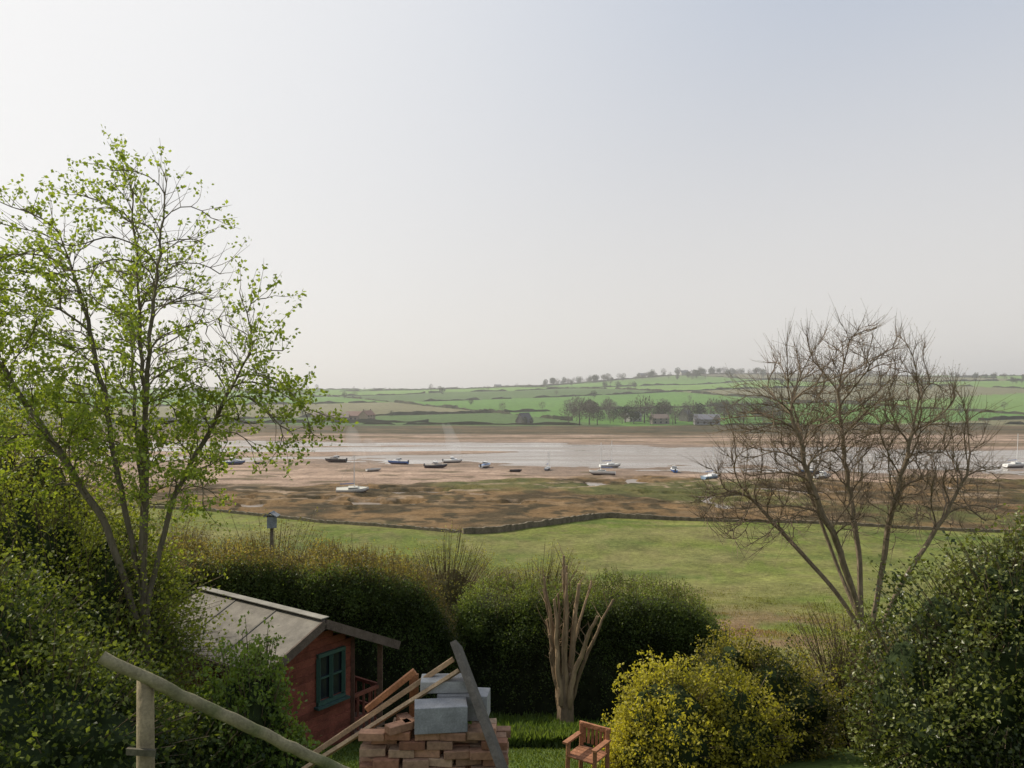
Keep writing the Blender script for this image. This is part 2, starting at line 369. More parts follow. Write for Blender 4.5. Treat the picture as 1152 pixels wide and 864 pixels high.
# ------------------------------------------------------------ boats
def boat(name, px, d, L_, rot, hull, deck, kind, lean=0.08, trim=None):
    x = px2x(px, d); z = max(h1(x, d), -.12); e = empty(name)
    Rm = rotz(rot); Rl = np.array([[1, 0, 0], [0, math.cos(lean), -math.sin(lean)], [0, math.sin(lean), math.cos(lean)]])
    Rt = Rm @ Rl
    B = L_ * (.17 if kind != 'dinghy' else .21); D = L_ * .15
    def T(v): return np.asarray(v, float) @ Rt.T + [x, d, z]
    ns = 14; rings = []
    for i in range(ns):
        t = i / (ns - 1); X_ = (t - .5) * L_
        wdt = B * (1 - max(0, (t - .45) / .55) ** 2.2) * (.78 + .22 * min(1, t / .4)); wdt = max(wdt, .02)
        top = D * (1 + .28 * t ** 2 + .05 * (1 - t)); keel = D * .55 * max(0, (t - .8) / .2) ** 2
        Xo = X_ + L_ * .04 * t
        rings.append([[Xo, -wdt, top], [Xo, -wdt * .97, top * .8], [Xo - .01 * L_, -wdt * .72, keel + D * .28], [Xo - .03 * L_ * t, 0, keel], [Xo - .01 * L_, wdt * .72, keel + D * .28], [Xo, wdt * .97, top * .8], [Xo, wdt, top]])
    Rg = np.array(rings); k = 7
    f = [[i * k + j, i * k + j + 1, (i + 1) * k + j + 1, (i + 1) * k + j] for i in range(ns - 1) for j in range(k - 1)]
    V = Rg.reshape(-1, 3); col = np.tile(np.array(hull, float), (len(V), 1))
    col[2::7] = col[4::7] = col[3::7] = np.array(trim or (.09, .05, .04))
    m = MB(); m.add(T(V), f, 0, col)
    m.add(T(Rg[0][[0, 1, 5, 6]]), [[0, 1, 2, 3]], 0, hull); m.add(T(Rg[0][[1, 2, 4, 5]]), [[0, 1, 2, 3]], 0, hull)
    m.build('hull', [M_paint], parent=e, smooth=False)
    m = MB(); drop = D * (.3 if kind == 'dinghy' else .03)
    dk = np.stack([Rg[:, 0] * [1, .96, 1] - [0, 0, drop], Rg[:, 6] * [1, .96, 1] - [0, 0, drop]], 1).reshape(-1, 3)
    m.add(T(dk), [[2 * i, 2 * i + 1, 2 * i + 3, 2 * i + 2] for i in range(ns - 1)], 0, deck)
    for sd in (0, 6):
        m.segs(T(Rg[:-1, sd]), T(Rg[1:, sd]), .05, .05, 4, 0, (.5, .48, .42) if kind != 'dinghy' else hull)
    m.build('deck', [M_paint], parent=e)
    def cab(x0, x1, w0, h, z0, col, mt=M_paint, nm='cabin', sl=.18):
        c = MB(); a, b2 = x0 * L_, x1 * L_; w_ = w0 * B; zz = z0
        c.add(T([[a, -w_, zz], [b2, -w_ * .8, zz], [b2, w_ * .8, zz], [a, w_, zz], [a + .05, -w_ * .85, zz + h], [b2 - sl * (b2 - a), -w_ * .65, zz + h], [b2 - sl * (b2 - a), w_ * .65, zz + h], [a + .05, w_ * .85, zz + h]]),
              [[4, 5, 6, 7], [0, 1, 5, 4], [1, 2, 6, 5], [2, 3, 7, 6], [3, 0, 4, 7]], 0, col)
        c.build(nm, [mt], parent=e)
    if kind == 'dinghy':
        m = MB()
        for t in (-.2, .1): m.box(T([[t * L_, 0, D * .85]])[0], (.2, B * 1.8, .05), Rt, 0, (.3, .2, .12))
        m.build('thwarts', [M_wood], parent=e)
    elif kind == 'motor':
        cab(-.05, .3, .78, L_ * .07, D * 1.05, deck); cab(-.12, .12, .72, L_ * .10, D * 1.05 + L_ * .055, (.75, .75, .73), nm='wheelhouse')
        cab(-.125, .10, .735, L_ * .05, D * 1.05 + L_ * .08, (.1, .1, .1), M_glass, 'windows')
        m = MB(); m.box(T([[-.5 * L_ - .15, 0, D]])[0], (.35, .4, .9), Rt, 0, (.05, .05, .06)); m.build('outboard_engine', [M_paint], parent=e)
        m = MB(); m.segs(T([[0, 0, D + L_ * .15]]), T([[-.05, 0, D + L_ * .32]]), .03, .02, 5, 0, (.6, .6, .6)); m.build('aerial', [M_paint], parent=e)
    else:
        cab(-.12, .25, .62, L_ * .06, D * 1.05, deck); cab(-.10, .2, .64, L_ * .025, D * 1.05 + L_ * .02, (.1, .1, .1), M_glass, 'windows')
        mh = L_ * 1.15; mt = T([[.08 * L_, 0, D], [.08 * L_, 0, D + mh]])
        m = MB(); m.segs(mt[:1], mt[1:], .11, .07, 6, 0, (.8, .8, .78))
        bm = T([[.06 * L_, 0, D + 1.3], [-.38 * L_, 0, D + 1.2]]); m.segs(bm[:1], bm[1:], .12, .10, 6, 0, (.15, .2, .4))
        for q in ([.53 * L_, 0, D * 1.3], [-.5 * L_, 0, D], [.05 * L_, B, D], [.05 * L_, -B, D]): m.segs(mt[1:], T([q]), .02, .02, 3, 0, (.3, .3, .3))
        m.build('mast_and_rigging', [M_paint], parent=e)
BL = (.06, .17, .48); W_ = (.82, .82, .8); DK = (.05, .05, .06)
for a in [('motor_boat', 262, 268, 7.5, .1, (.09, .16, .32), (.5, .52, .55), 'motor'), ('rowing_dinghy', 293, 270, 3.4, .3, DK, (.3, .26, .2), 'dinghy'),
          ('fishing_boat', 378, 280, 7.5, 3.0, DK, (.2, .17, .14), 'motor'), ('sailing_boat', 396, 192, 7.4, .15, W_, (.6, .58, .5), 'sail', .25),
          ('rowing_dinghy', 420, 246, 4.6, .6, (.6, .58, .55), (.4, .35, .3), 'dinghy'), ('motor_boat', 448, 272, 7.0, 2.9, BL, W_, 'motor'),
          ('fishing_boat', 490, 258, 7.0, .05, (.06, .07, .1), (.35, .3, .25), 'motor'), ('motor_boat', 509, 278, 6.4, .2, W_, W_, 'motor'),
          ('motor_boat', 546, 260, 6.2, 1.1, W_, (.3, .4, .6), 'motor'), ('sailing_boat', 616, 252, 4.8, 1.3, (.2, .2, .22), (.5, .5, .5), 'sail'),
          ('sailing_boat', 678, 236, 7.4, 2.9, W_, (.65, .65, .62), 'sail', .12), ('sailing_boat', 686, 262, 6.8, .2, W_, W_, 'sail'),
          ('rowing_dinghy', 580, 246, 3.6, .1, DK, (.3, .3, .28), 'dinghy'), ('motor_boat', 758, 246, 6.2, 1.5, BL, W_, 'motor'),
          ('sailing_boat', 800, 222, 7.2, .7, (.3, .42, .55), W_, 'sail'), ('motor_boat', 912, 240, 6.5, 2.7, (.1, .2, .35), W_, 'motor'),
          ('motor_boat', 926, 222, 6.2, .5, W_, W_, 'motor'), ('sailing_boat', 1142, 262, 8.6, .3, W_, (.65, .65, .62), 'sail')]:
    boat(*a[:8], lean=a[8] if len(a) > 8 else .05)

# ------------------------------------------------------------ trees (space colonisation)
def colonize(attr, polys, D, di, dk, iters=90, bias=(0, 0, .15), mom=.5, maxkids=3, wob=.12):
    pos = []; par = []
    for pl in polys:
        pts, at = pl; prev = at
        if at >= 0: pts = [pos[at]] + [np.array(p, float) for p in pts]
        else: pos.append(np.array(pts[0], float)); par.append(-1); prev = 0
        for a, b in zip(pts[:-1], pts[1:]):
            a = np.array(a, float); b = np.array(b, float); n = max(1, int(np.linalg.norm(b - a) / D))
            for i in range(1, n + 1):
                pos.append(a + (b - a) * i / n + R.normal(size=3) * D * .07); par.append(prev); prev = len(pos) - 1
    pos = np.array(pos); par = np.array(par); kids = np.bincount(par[par >= 0], minlength=len(pos))
    d = np.linalg.norm(attr[:, None] - pos[None], axis=2); near = d.argmin(1); nd = d.min(1); alive = nd > dk
    bias = np.array(bias)
    for it in range(iters):
        act = np.where(alive & (nd < di))[0]
        if not len(act): break
        u = unit(attr[act] - pos[near[act]]); acc = np.zeros_like(pos); np.add.at(acc, near[act], u)
        ids = np.unique(near[act]); ids = ids[kids[ids] < maxkids]
        if not len(ids): break
        pd = unit(pos[ids] - pos[np.maximum(par[ids], 0)])
        dr = unit(unit(acc[ids]) + bias + pd * mom + R.normal(size=(len(ids), 3)) * wob)
        new = pos[ids] + dr * D; n0 = len(pos)
        pos = np.vstack([pos, new]); par = np.concatenate([par, ids]); kids[ids] += 1; kids = np.concatenate([kids, np.zeros(len(ids), int)])
        dd = np.linalg.norm(attr[:, None] - new[None], axis=2); m = dd.min(1); am = dd.argmin(1)
        up = m < nd; near[up] = n0 + am[up]; nd[up] = m[up]; alive &= nd > dk
    return pos, par
def radii(par, r0, p=2.3):
    n = len(par); s = np.zeros(n); r = np.zeros(n)
    for i in range(n - 1, -1, -1):
        r[i] = max(r0, s[i] ** (1 / p))
        if par[i] >= 0: s[par[i]] += r[i] ** p
    return r
def smooth_nodes(pos, par, it=2):
    for _ in range(it):
        acc = np.zeros_like(pos); cnt = np.zeros(len(pos)); i = np.where(par >= 0)[0]
        np.add.at(acc, par[i], pos[i]); np.add.at(cnt, par[i], 1)
        m = (cnt > 0) & (par >= 0); new = pos.copy()
        new[m] = pos[m] * .5 + .25 * pos[par[m]] + .25 * acc[m] / cnt[m][:, None]; pos = new
    return pos
def ell(n, c, r, p=.42):
    u = unit(R.normal(size=(n, 3))) * R.rand(n, 1) ** p; return u * r + c
def shoots(mb, p0, d0, ln, r0, col, nseg=4, wob=.14, upb=.08, k=3, mat=0):
    p = p0.copy(); d = unit(d0); out = []
    for q in range(nseg):
        d = unit(d + R.normal(size=d.shape) * wob + [0, 0, upb]); e_ = p + d * (ln / nseg)[:, None]
        f0 = 1 - q / nseg * .7; f1 = 1 - (q + 1) / nseg * .7
        mb.segs(p, e_, r0 * f0, r0 * f1, k, mat, col); out.append(e_); p = e_
    return out

# bare tree on the right
attr = np.vstack([ell(700, (6.3, 15, 24.95), (1.6, 1.4, 1.3), .4), ell(430, (5.0, 14.8, 24.1), (1.25, 1.2, 1.2), .4), ell(430, (7.6, 15, 24.2), (1.2, 1.3, 1.15), .4),
                  ell(320, (4.5, 15, 22.9), (1.2, 1.2, .9), .4), ell(280, (8.1, 15, 23.1), (.9, 1.2, .9), .4), ell(450, (6.3, 15, 23.4), (1.7, 1.7, 1.3), .5)])
polys = [([(7.05, 15, 18.3), (6.85, 15, 19.6), (6.55, 15, 20.7)], -1)]
pos, par = colonize(attr, polys, .15, 1.0, .15, 0)
e0 = len(pos) - 1
polys += [([(6.2, 14.8, 21.6), (5.75, 14.6, 22.6), (5.3, 14.5, 23.7), (5.0, 14.4, 24.8)], e0), ([(6.6, 15.2, 21.8), (6.45, 15.4, 23.2), (6.3, 15.5, 25.0)], e0),
          ([(6.95, 15.1, 21.5), (7.05, 14.9, 22.7), (7.4, 14.8, 24.2)], e0 - 3), ([(6.15, 15.2, 21.2), (5.3, 15.6, 22.2), (4.6, 15.8, 23.0)], e0 - 2),
          ([(7.1, 14.7, 21.4), (7.7, 14.5, 22.5), (8.2, 14.4, 23.5)], e0 - 4), ([(6.3, 15.5, 21.6), (5.9, 15.9, 23.0), (5.7, 16.1, 24.6)], e0 - 1)]
pos, par = colonize(attr, polys, .15, 1.4, .18, 70, (0, 0, .3), 1.2, 2, .06)
pos = smooth_nodes(pos, par, 3)
r = radii(par, .0060, 2.3)
mb = MB(); i = np.where(par >= 0)[0]
bc = (.21, .165, .11)
big = r[i] > .02
mb.segs(pos[par[i[big]]], pos[i[big]], np.minimum(r[par[i[big]]], r[i[big]] * 1.25), r[i[big]], 8, 0, bc)
mb.segs(pos[par[i[~big]]], pos[i[~big]], np.minimum(r[par[i[~big]]], r[i[~big]] * 1.2), r[i[~big]] * .9, 4, 0, (.18, .135, .09))
tw = np.where(r < .016)[0]; tw = np.concatenate([tw, tw, tw]); dirn = unit(pos[tw] - pos[par[tw]])
ends = shoots(mb, pos[tw], dirn * 1.0 + R.normal(size=(len(tw), 3)) * .42 + [0, 0, .4], R.uniform(.12, .6, len(tw)), .0042, (.19, .14, .095), 3, .12, .1)
mb.leaves(ends[-1], .02, mixc((.2, .145, .09), (.16, .17, .06), R.rand(len(tw))), 1)
mb.build('bare_tree', [M_bark, M_leaf])
print('bare nodes', len(pos), 'root r', r[0], len(tw))

# leafing tree on the left
attr = np.vstack([ell(320, (-4.45, 9, 25.6), (1.65, 1.2, 1.85)), ell(75, (-3.05, 9, 25.3), (.8, .7, .8)), ell(55, (-2.75, 8.9, 24.7), (.8, .5, .35)), ell(110, (-4.9, 9, 24.4), (1.2, 1, .9)), ell(90, (-3.9, 9, 24.2), (1.0, .9, .7)), ell(70, (-5.7, 9, 26.1), (.9, .8, 1.2))])
polys = [([(-4.1, 9, 20.6), (-4.12, 9, 22.2), (-4.15, 9, 23.0)], -1)]
pos, par = colonize(attr, polys, .13, 1.0, .1, 0); e0 = len(pos) - 1
polys += [([(-4.4, 9, 23.9), (-4.65, 9.1, 25.0), (-4.95, 9.2, 26.1), (-5.2, 9.2, 26.8)], e0 - 3), ([(-4.1, 8.9, 24.2), (-4.0, 8.8, 25.6), (-3.85, 8.8, 26.9), (-3.8, 8.8, 27.3)], e0),
          ([(-3.85, 9.1, 23.8), (-3.4, 9.2, 24.7), (-3.05, 9.2, 25.4)], e0 - 4), ([(-4.5, 8.8, 23.6), (-5.1, 8.7, 24.6), (-5.8, 8.7, 25.6)], e0 - 6),
          ([(-4.2, 9.2, 24.4), (-4.35, 9.3, 26.0), (-4.45, 9.3, 27.5)], e0 - 1), ([(-4.3, 9.3, 23.8), (-4.5, 9.5, 25.0), (-4.6, 9.6, 26.4)], e0 - 5)]
pos, par = colonize(attr, polys, .13, 1.3, .18, 70, (0, 0, .2), 1.2, 3, .1)
pos = smooth_nodes(pos, par, 1)
r = radii(par, .006, 2.3); i = np.where(par >= 0)[0]
mb = MB(); big = r[i] > .02
mb.segs(pos[par[i[big]]], pos[i[big]], np.minimum(r[par[i[big]]], r[i[big]] * 1.25), r[i[big]], 8, 0, (.14, .12, .08))
mb.segs(pos[par[i[~big]]], pos[i[~big]], np.minimum(r[par[i[~big]]], r[i[~big]] * 1.2), r[i[~big]] * .9, 4, 0, (.15, .125, .08))
tw = np.where(r < .018)[0]; tw = np.concatenate([tw, tw[R.rand(len(tw)) < .5]]); dirn = unit(pos[tw] - pos[par[tw]])
ln = R.uniform(.12, .55, len(tw))
pts = shoots(mb, pos[tw], dirn + R.normal(size=(len(tw), 3)) * .5 + [0, 0, .3], ln, .0045, (.17, .13, .075), 4, .14, .06)
cl = np.vstack([pts[1], pts[2], pts[3]])
dn = fbm(cl[:, 0] * 1.3, cl[:, 2] * 1.3 + cl[:, 1], 77, 3)
cl = cl[R.rand(len(cl)) < np.clip(.56 + 2.4 * (dn - .47) + .45 * sm(25.8, 24.2, cl[:, 2]), .18, 1)]
p = np.repeat(cl, 8, axis=0) + R.normal(size=(len(cl) * 8, 3)) * .035
mb.leaves(p, R.uniform(.033, .064, len(p)), mixc((.15, .20, .03), (.28, .34, .065), R.rand(len(p))), 1, wid=.34)
mb.build('leafing_tree', [M_bark, M_leaf]); print('leafing nodes', len(pos), len(p))

# ------------------------------------------------------------ shrubs
def shrub(name, ells, n, size, ca, cb, glossy=False, clump=.10, twigs=0, per=14, core=.76, cc=(.03, .042, .018), up=0., tl=.10, sprig=.15, amp=1.3):
    mb = MB(); A_ = np.array([e[3] * e[4] + e[4] * e[5] + e[3] * e[5] for e in ells]); A_ = A_ / A_.sum()
    for e, w_ in zip(ells, A_):
        c = np.array(e[:3]); rad = np.array(e[3:6])
        nc_ = int(n * w_ / per); u = unit(R.normal(size=(nc_, 3)))
        def lumpf(uu): return 1 + amp * (.40 * (vn(uu[..., 0] * 2.2 + c[0], uu[..., 2] * 2.2 + uu[..., 1] * 2, 3) - .5) + .34 * (vn(uu[..., 0] * 5 + c[0], uu[..., 2] * 5 + uu[..., 1] * 4, 4) - .5))
        k_ = lumpf(u) * R.uniform(.82, 1.05, nc_); sp = R.rand(nc_) < sprig; k_ = np.where(sp, k_ * R.uniform(1.02, 1.2, nc_), k_)
        q = c + u * rad * k_[:, None]
        k = np.ones(nc_, bool)
        for e2 in ells:
            if e2 is not e: k &= (((q - np.array(e2[:3])) / np.array(e2[3:6])) ** 2).sum(1) > .5
        q = q[k]; u = u[k]; sp = sp[k]; k2 = k_[k] / lumpf(u)
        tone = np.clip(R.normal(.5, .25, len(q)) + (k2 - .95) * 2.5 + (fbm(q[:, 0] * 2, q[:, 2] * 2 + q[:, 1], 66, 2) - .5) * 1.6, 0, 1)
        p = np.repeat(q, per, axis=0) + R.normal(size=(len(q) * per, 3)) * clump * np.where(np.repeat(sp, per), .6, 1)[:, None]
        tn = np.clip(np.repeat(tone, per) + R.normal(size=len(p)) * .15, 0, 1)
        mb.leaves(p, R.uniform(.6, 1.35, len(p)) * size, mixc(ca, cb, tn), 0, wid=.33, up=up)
        ss = np.where(sp)[0]
        if len(ss): mb.segs(c + (q[ss] - c) * .75, q[ss], .005, .003, 3, 2, (.13, .10, .06))
        if twigs:
            t = R.choice(len(q), min(twigs, len(q)), replace=False)
            mb.segs(c + (q[t] - c) * .5, q[t] + unit(q[t] - c + R.normal(size=(len(t), 3)) * .3) * tl + [0, 0, .06], .007, .0025, 3, 2, (.15, .11, .065))
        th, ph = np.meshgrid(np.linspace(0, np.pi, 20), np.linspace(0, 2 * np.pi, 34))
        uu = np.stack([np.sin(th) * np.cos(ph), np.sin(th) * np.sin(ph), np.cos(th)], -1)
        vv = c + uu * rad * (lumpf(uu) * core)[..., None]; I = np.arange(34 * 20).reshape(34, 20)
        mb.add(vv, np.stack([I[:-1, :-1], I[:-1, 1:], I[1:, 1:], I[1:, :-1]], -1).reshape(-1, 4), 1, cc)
    for e in ells:
        z0 = h1(e[0], e[1])
        mb.tube([[e[0], e[1], z0 - .1], [e[0] + .05, e[1], (z0 + e[2]) / 2], [e[0], e[1], e[2]]], [.05, .04, .03], 6, 2, (.09, .07, .05))
    return mb.build(name, [M_gloss if glossy else M_leaf, M_core, M_bark])
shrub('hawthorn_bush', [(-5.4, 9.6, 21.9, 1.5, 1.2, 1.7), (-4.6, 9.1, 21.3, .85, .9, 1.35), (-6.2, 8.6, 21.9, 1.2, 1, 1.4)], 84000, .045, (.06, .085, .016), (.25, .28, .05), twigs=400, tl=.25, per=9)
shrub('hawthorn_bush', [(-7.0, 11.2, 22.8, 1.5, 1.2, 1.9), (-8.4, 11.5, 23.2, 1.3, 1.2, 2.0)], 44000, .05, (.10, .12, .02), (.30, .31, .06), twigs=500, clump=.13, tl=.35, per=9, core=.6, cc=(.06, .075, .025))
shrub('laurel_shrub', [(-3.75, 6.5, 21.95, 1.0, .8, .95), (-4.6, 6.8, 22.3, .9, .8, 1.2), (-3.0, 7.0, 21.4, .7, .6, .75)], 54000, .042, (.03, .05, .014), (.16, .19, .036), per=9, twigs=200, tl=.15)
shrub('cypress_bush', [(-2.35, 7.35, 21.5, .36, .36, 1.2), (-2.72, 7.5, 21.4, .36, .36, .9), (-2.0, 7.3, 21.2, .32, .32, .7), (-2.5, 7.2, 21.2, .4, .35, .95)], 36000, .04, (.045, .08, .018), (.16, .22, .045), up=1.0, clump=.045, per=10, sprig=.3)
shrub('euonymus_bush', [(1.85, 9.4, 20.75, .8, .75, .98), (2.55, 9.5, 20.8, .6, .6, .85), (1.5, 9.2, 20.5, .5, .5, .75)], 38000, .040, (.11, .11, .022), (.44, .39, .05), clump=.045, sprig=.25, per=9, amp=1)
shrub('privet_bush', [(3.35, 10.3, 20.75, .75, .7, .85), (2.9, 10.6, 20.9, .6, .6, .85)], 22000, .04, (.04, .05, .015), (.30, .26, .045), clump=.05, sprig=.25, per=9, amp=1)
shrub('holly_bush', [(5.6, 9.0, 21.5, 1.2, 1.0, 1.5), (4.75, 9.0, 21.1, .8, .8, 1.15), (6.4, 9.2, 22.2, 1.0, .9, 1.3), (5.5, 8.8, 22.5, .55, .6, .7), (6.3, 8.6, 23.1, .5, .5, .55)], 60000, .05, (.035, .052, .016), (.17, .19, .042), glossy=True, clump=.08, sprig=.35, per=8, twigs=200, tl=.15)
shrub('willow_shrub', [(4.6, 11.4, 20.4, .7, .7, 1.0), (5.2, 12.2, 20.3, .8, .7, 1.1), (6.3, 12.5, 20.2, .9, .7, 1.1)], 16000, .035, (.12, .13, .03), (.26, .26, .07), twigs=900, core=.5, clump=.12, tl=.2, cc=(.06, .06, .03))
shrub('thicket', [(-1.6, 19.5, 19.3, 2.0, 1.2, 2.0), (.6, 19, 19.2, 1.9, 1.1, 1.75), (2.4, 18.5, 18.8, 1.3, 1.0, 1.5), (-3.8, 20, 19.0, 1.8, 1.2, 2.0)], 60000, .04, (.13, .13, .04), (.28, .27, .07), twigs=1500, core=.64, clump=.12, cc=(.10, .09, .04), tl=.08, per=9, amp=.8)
shrub('thicket', [(-6.6, 22, 18.5, 2.6, 1.3, 2.7), (-9.6, 22, 18.7, 2.2, 1.3, 2.8), (-12.5, 22, 18.7, 2.2, 1.3, 2.9)], 48000, .05, (.11, .10, .04), (.22, .19, .075), twigs=1000, core=.64, clump=.12, cc=(.09, .08, .04), tl=.06, per=9, amp=.7)

# ------------------------------------------------------------ clipped hedges
def hedge(name, path, width, n, size, csh, ctop, per=8, taper=(1, 1)):
    path = np.array(path, float)
    s = np.concatenate([[0], np.cumsum(np.hypot(*np.diff(path[:, :2], axis=0).T))]); Lh = s[-1]
    def surf(t, a, k=1.0):
        x = np.interp(t, s, path[:, 0]); y = np.interp(t, s, path[:, 1]); top = np.interp(t, s, path[:, 2])
        i = np.clip(np.searchsorted(s, t) - 1, 0, len(path) - 2); d = unit(path[i + 1, :2] - path[i, :2])
        g_ = H(x, y) - .1; E = 1.
        w_ = width / 2 * k
        if taper[0]: E = np.clip(t / .6, 0, 1)
        if taper[1]: E = E * np.clip((Lh - t) / .9, 0, 1)
        E = np.sqrt(1 - (1 - E) ** 2) * .97 + .03
        ca_, sa = np.cos(a), np.sin(a)
        off = np.sign(ca_) * np.abs(ca_) ** .55 * w_ * E
        lump = 1 + .6 * (fbm(t * 1.3, a * 2.4, 81, 3) - .5)
        off = off * lump
        hz = (top - g_) * (sa ** .4) * (.35 + .65 * E) * (1 - (1 - k) * .6) * (1 + .24 * (fbm(t * 1.1, off * .9 + 7, 82, 3) - .5))
        return np.stack([x + d[:, 1] * off, y - d[:, 0] * off, g_ + hz], -1)
    mb = MB(); nc_ = n // per
    t = R.uniform(0, Lh, nc_); a = R.uniform(0.02, np.pi - .02, nc_)
    a = np.where(R.rand(nc_) < .45, np.arccos(np.clip(R.uniform(.55, 1, nc_), -1, 1)), a)
    q = surf(t, a, 1.0); q = q + R.normal(size=q.shape) * .06
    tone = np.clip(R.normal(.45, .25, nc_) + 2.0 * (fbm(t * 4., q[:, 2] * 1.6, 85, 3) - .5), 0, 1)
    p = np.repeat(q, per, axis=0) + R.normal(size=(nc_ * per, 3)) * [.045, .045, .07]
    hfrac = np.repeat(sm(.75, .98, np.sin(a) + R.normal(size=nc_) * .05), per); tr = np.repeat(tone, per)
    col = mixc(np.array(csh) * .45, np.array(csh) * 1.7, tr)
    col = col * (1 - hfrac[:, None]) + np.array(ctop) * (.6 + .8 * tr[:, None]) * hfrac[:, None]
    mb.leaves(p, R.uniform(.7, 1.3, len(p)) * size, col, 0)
    nt_ = 90; na = 18
    tt, aa = np.meshgrid(np.linspace(0, Lh, nt_), np.linspace(0, np.pi, na), indexing='ij')
    vv = surf(tt.ravel(), aa.ravel(), .86); I = np.arange(nt_ * na).reshape(nt_, na)
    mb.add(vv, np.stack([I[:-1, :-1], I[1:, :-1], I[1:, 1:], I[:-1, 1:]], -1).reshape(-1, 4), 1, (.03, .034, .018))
    m_ = hfrac[::per] > .5; tq = q[m_]; tq = tq[R.rand(len(tq)) < .5]
    mb.segs(tq - [0, 0, .1], tq + R.normal(size=tq.shape) * .05 + [0, 0, .18], .004, .002, 3, 2, (.22, .16, .08))
    return mb.build(name, [M_leaf, M_core, M_bark])
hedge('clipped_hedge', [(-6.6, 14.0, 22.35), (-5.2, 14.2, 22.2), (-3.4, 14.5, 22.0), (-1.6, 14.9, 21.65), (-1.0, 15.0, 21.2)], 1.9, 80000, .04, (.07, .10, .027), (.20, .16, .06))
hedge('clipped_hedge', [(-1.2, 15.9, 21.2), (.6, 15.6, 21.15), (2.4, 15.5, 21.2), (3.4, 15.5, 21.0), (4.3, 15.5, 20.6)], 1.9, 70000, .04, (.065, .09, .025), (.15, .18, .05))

# ------------------------------------------------------------ pollarded tree
mb = MB()
bx, by = .9, 13.75; bz = h1(bx, by)
for k in range(13):
    a = k * 2.4 + R.uniform(-.4, .4); sp = R.uniform(.12, .72); hh = R.uniform(1.7, 3.15) - sp * .35; r0 = R.uniform(.024, .05)
    p0 = np.array([bx + .1 * math.cos(a), by + .1 * math.sin(a), bz + R.uniform(.1, .7)]); p3 = np.array([bx + sp * math.cos(a), by + sp * math.sin(a) * .7, bz + hh])
    bow = R.uniform(.15, .5)
    ts = np.linspace(0, 1, 12)[:, None]
    P_ = p0 + (p3 - p0) * np.hstack([ts ** (1 + bow), ts ** (1 + bow), ts]) + np.cumsum(R.normal(size=(12, 3)) * .014, axis=0)
    mb.tube(P_, np.linspace(r0 * 1.3, r0 * .55, 12) + R.rand(12) * .004, 7, 0, np.array((.31, .22, .13)) * R.uniform(.65, 1.15))
    for q in range(7):
        j_ = R.randint(4, 12); s_ = P_[j_]; dd_ = np.array([R.normal() * .5, R.normal() * .5, R.uniform(.4, 1.1)])[None]
        shoots(mb, s_[None], dd_, np.array([R.uniform(.15, .6)]), .007, (.29, .2, .12), 3, .15, .1, 4)
mb.tube([[bx, by, bz - .2], [bx + .02, by, bz + .4], [bx, by, bz + .95]], [.17, .14, .11], 10, 0, (.24, .17, .11))
mb.build('pollarded_tree', [M_bark])

# ------------------------------------------------------------ garden playhouse
e = empty('garden_playhouse')
A0 = np.array([-2.66, 11.0]); U = np.array([.586, .81]); Vv = np.array([-.81, .586])
Mx = np.array([[U[0], Vv[0], 0], [U[1], Vv[1], 0], [0, 0, 1.]])
def S(u, v, z): q = A0 + u * U + v * Vv; return np.array([q[0], q[1], z])
def roofz(u): return 21.84 - (.46 * -u if u < 0 else .46 * u)
RED = (.22, .07, .045)
zb = 19.95; m = MB(); bh = .105
z = zb
while z < 21.75:
    zt = z + bh * .5
    lo = max(-.82, -(21.80 - zt - bh * .5) / .46); hi = min(.72, (21.80 - zt - bh * .5) / .46)
    if hi - lo > .06:
        c = np.array(RED) * R.uniform(.75, 1.2)
        wz0, wz1, wu0, wu1 = 20.66, 21.32, .08, .54
        parts = [(lo, hi)] if (zt < wz0 or zt > wz1 or hi < wu1) else [(lo, wu0), (wu1, hi)]
        for (a_, b_) in parts:
            tilt = .1; ct, st = math.cos(tilt), math.sin(tilt); T_ = Mx @ np.array([[1, 0, 0], [0, ct, -st], [0, st, ct]])
            m.box(S((a_ + b_) / 2, .12, zt), (b_ - a_, .018, bh * 1.08), T_, 0, c)
        if zt < 21.42:
            m.box(S(-.82, 1.35, zt), (.02, 2.42, bh * .97), Mx, 0, c); m.box(S(.72, 1.35, zt), (.02, 2.42, bh * .97), Mx, 0, c)
        m.box(S((lo + hi) / 2, 2.57, zt), (hi - lo, .02, bh * .97), Mx, 0, c)
    z += bh
m.build('walls', [M_wood], parent=e)
m = MB()
for sg, ue in ((-1, -1.02), (1, 1.42)):
    z1 = roofz(ue); q = [S(0, -.12, 21.84), S(0, 2.75, 21.84), S(ue, 2.75, z1), S(ue, -.12, z1)]; q2 = [p + [0, 0, .045] for p in q]
    m.add(q + q2, [[0, 1, 2, 3], [4, 5, 6, 7], [0, 1, 5, 4], [1, 2, 6, 5], [2, 3, 7, 6], [3, 0, 4, 7]], 0, (.215, .195, .165))
    for vv in (.85, 1.8):
        a_ = S(0, vv, 21.84 + .052); b_ = S(ue, vv, z1 + .052); m.beam(a_, b_, .03, .010, 0, 0, (.17, .155, .13))
m.beam(S(0, -.14, 21.905), S(0, 2.77, 21.905), .14, .012, 0, 0, (.25, .235, .2))
m.build('roof', [M_felt], parent=e)
m = MB()
for ue in (-1.04, 1.44): m.beam(S(0, -.145, 21.83), S(ue, -.145, roofz(ue) - .01), .03, .12, 0, 0, (.12, .09, .07))
m.beam(S(-1.035, -.12, roofz(-1.035)), S(-1.035, 2.75, roofz(-1.035)), .025, .08, 0, 0, (.1, .08, .06))
m.beam(S(1.3, .12, zb), S(1.3, .12, roofz(1.3)), .07, .07, 0, 0, (.15, .09, .06))
m.beam(S(1.3, 2.4, zb), S(1.3, 2.4, roofz(1.3)), .07, .07, 0, 0, (.15, .09, .06))
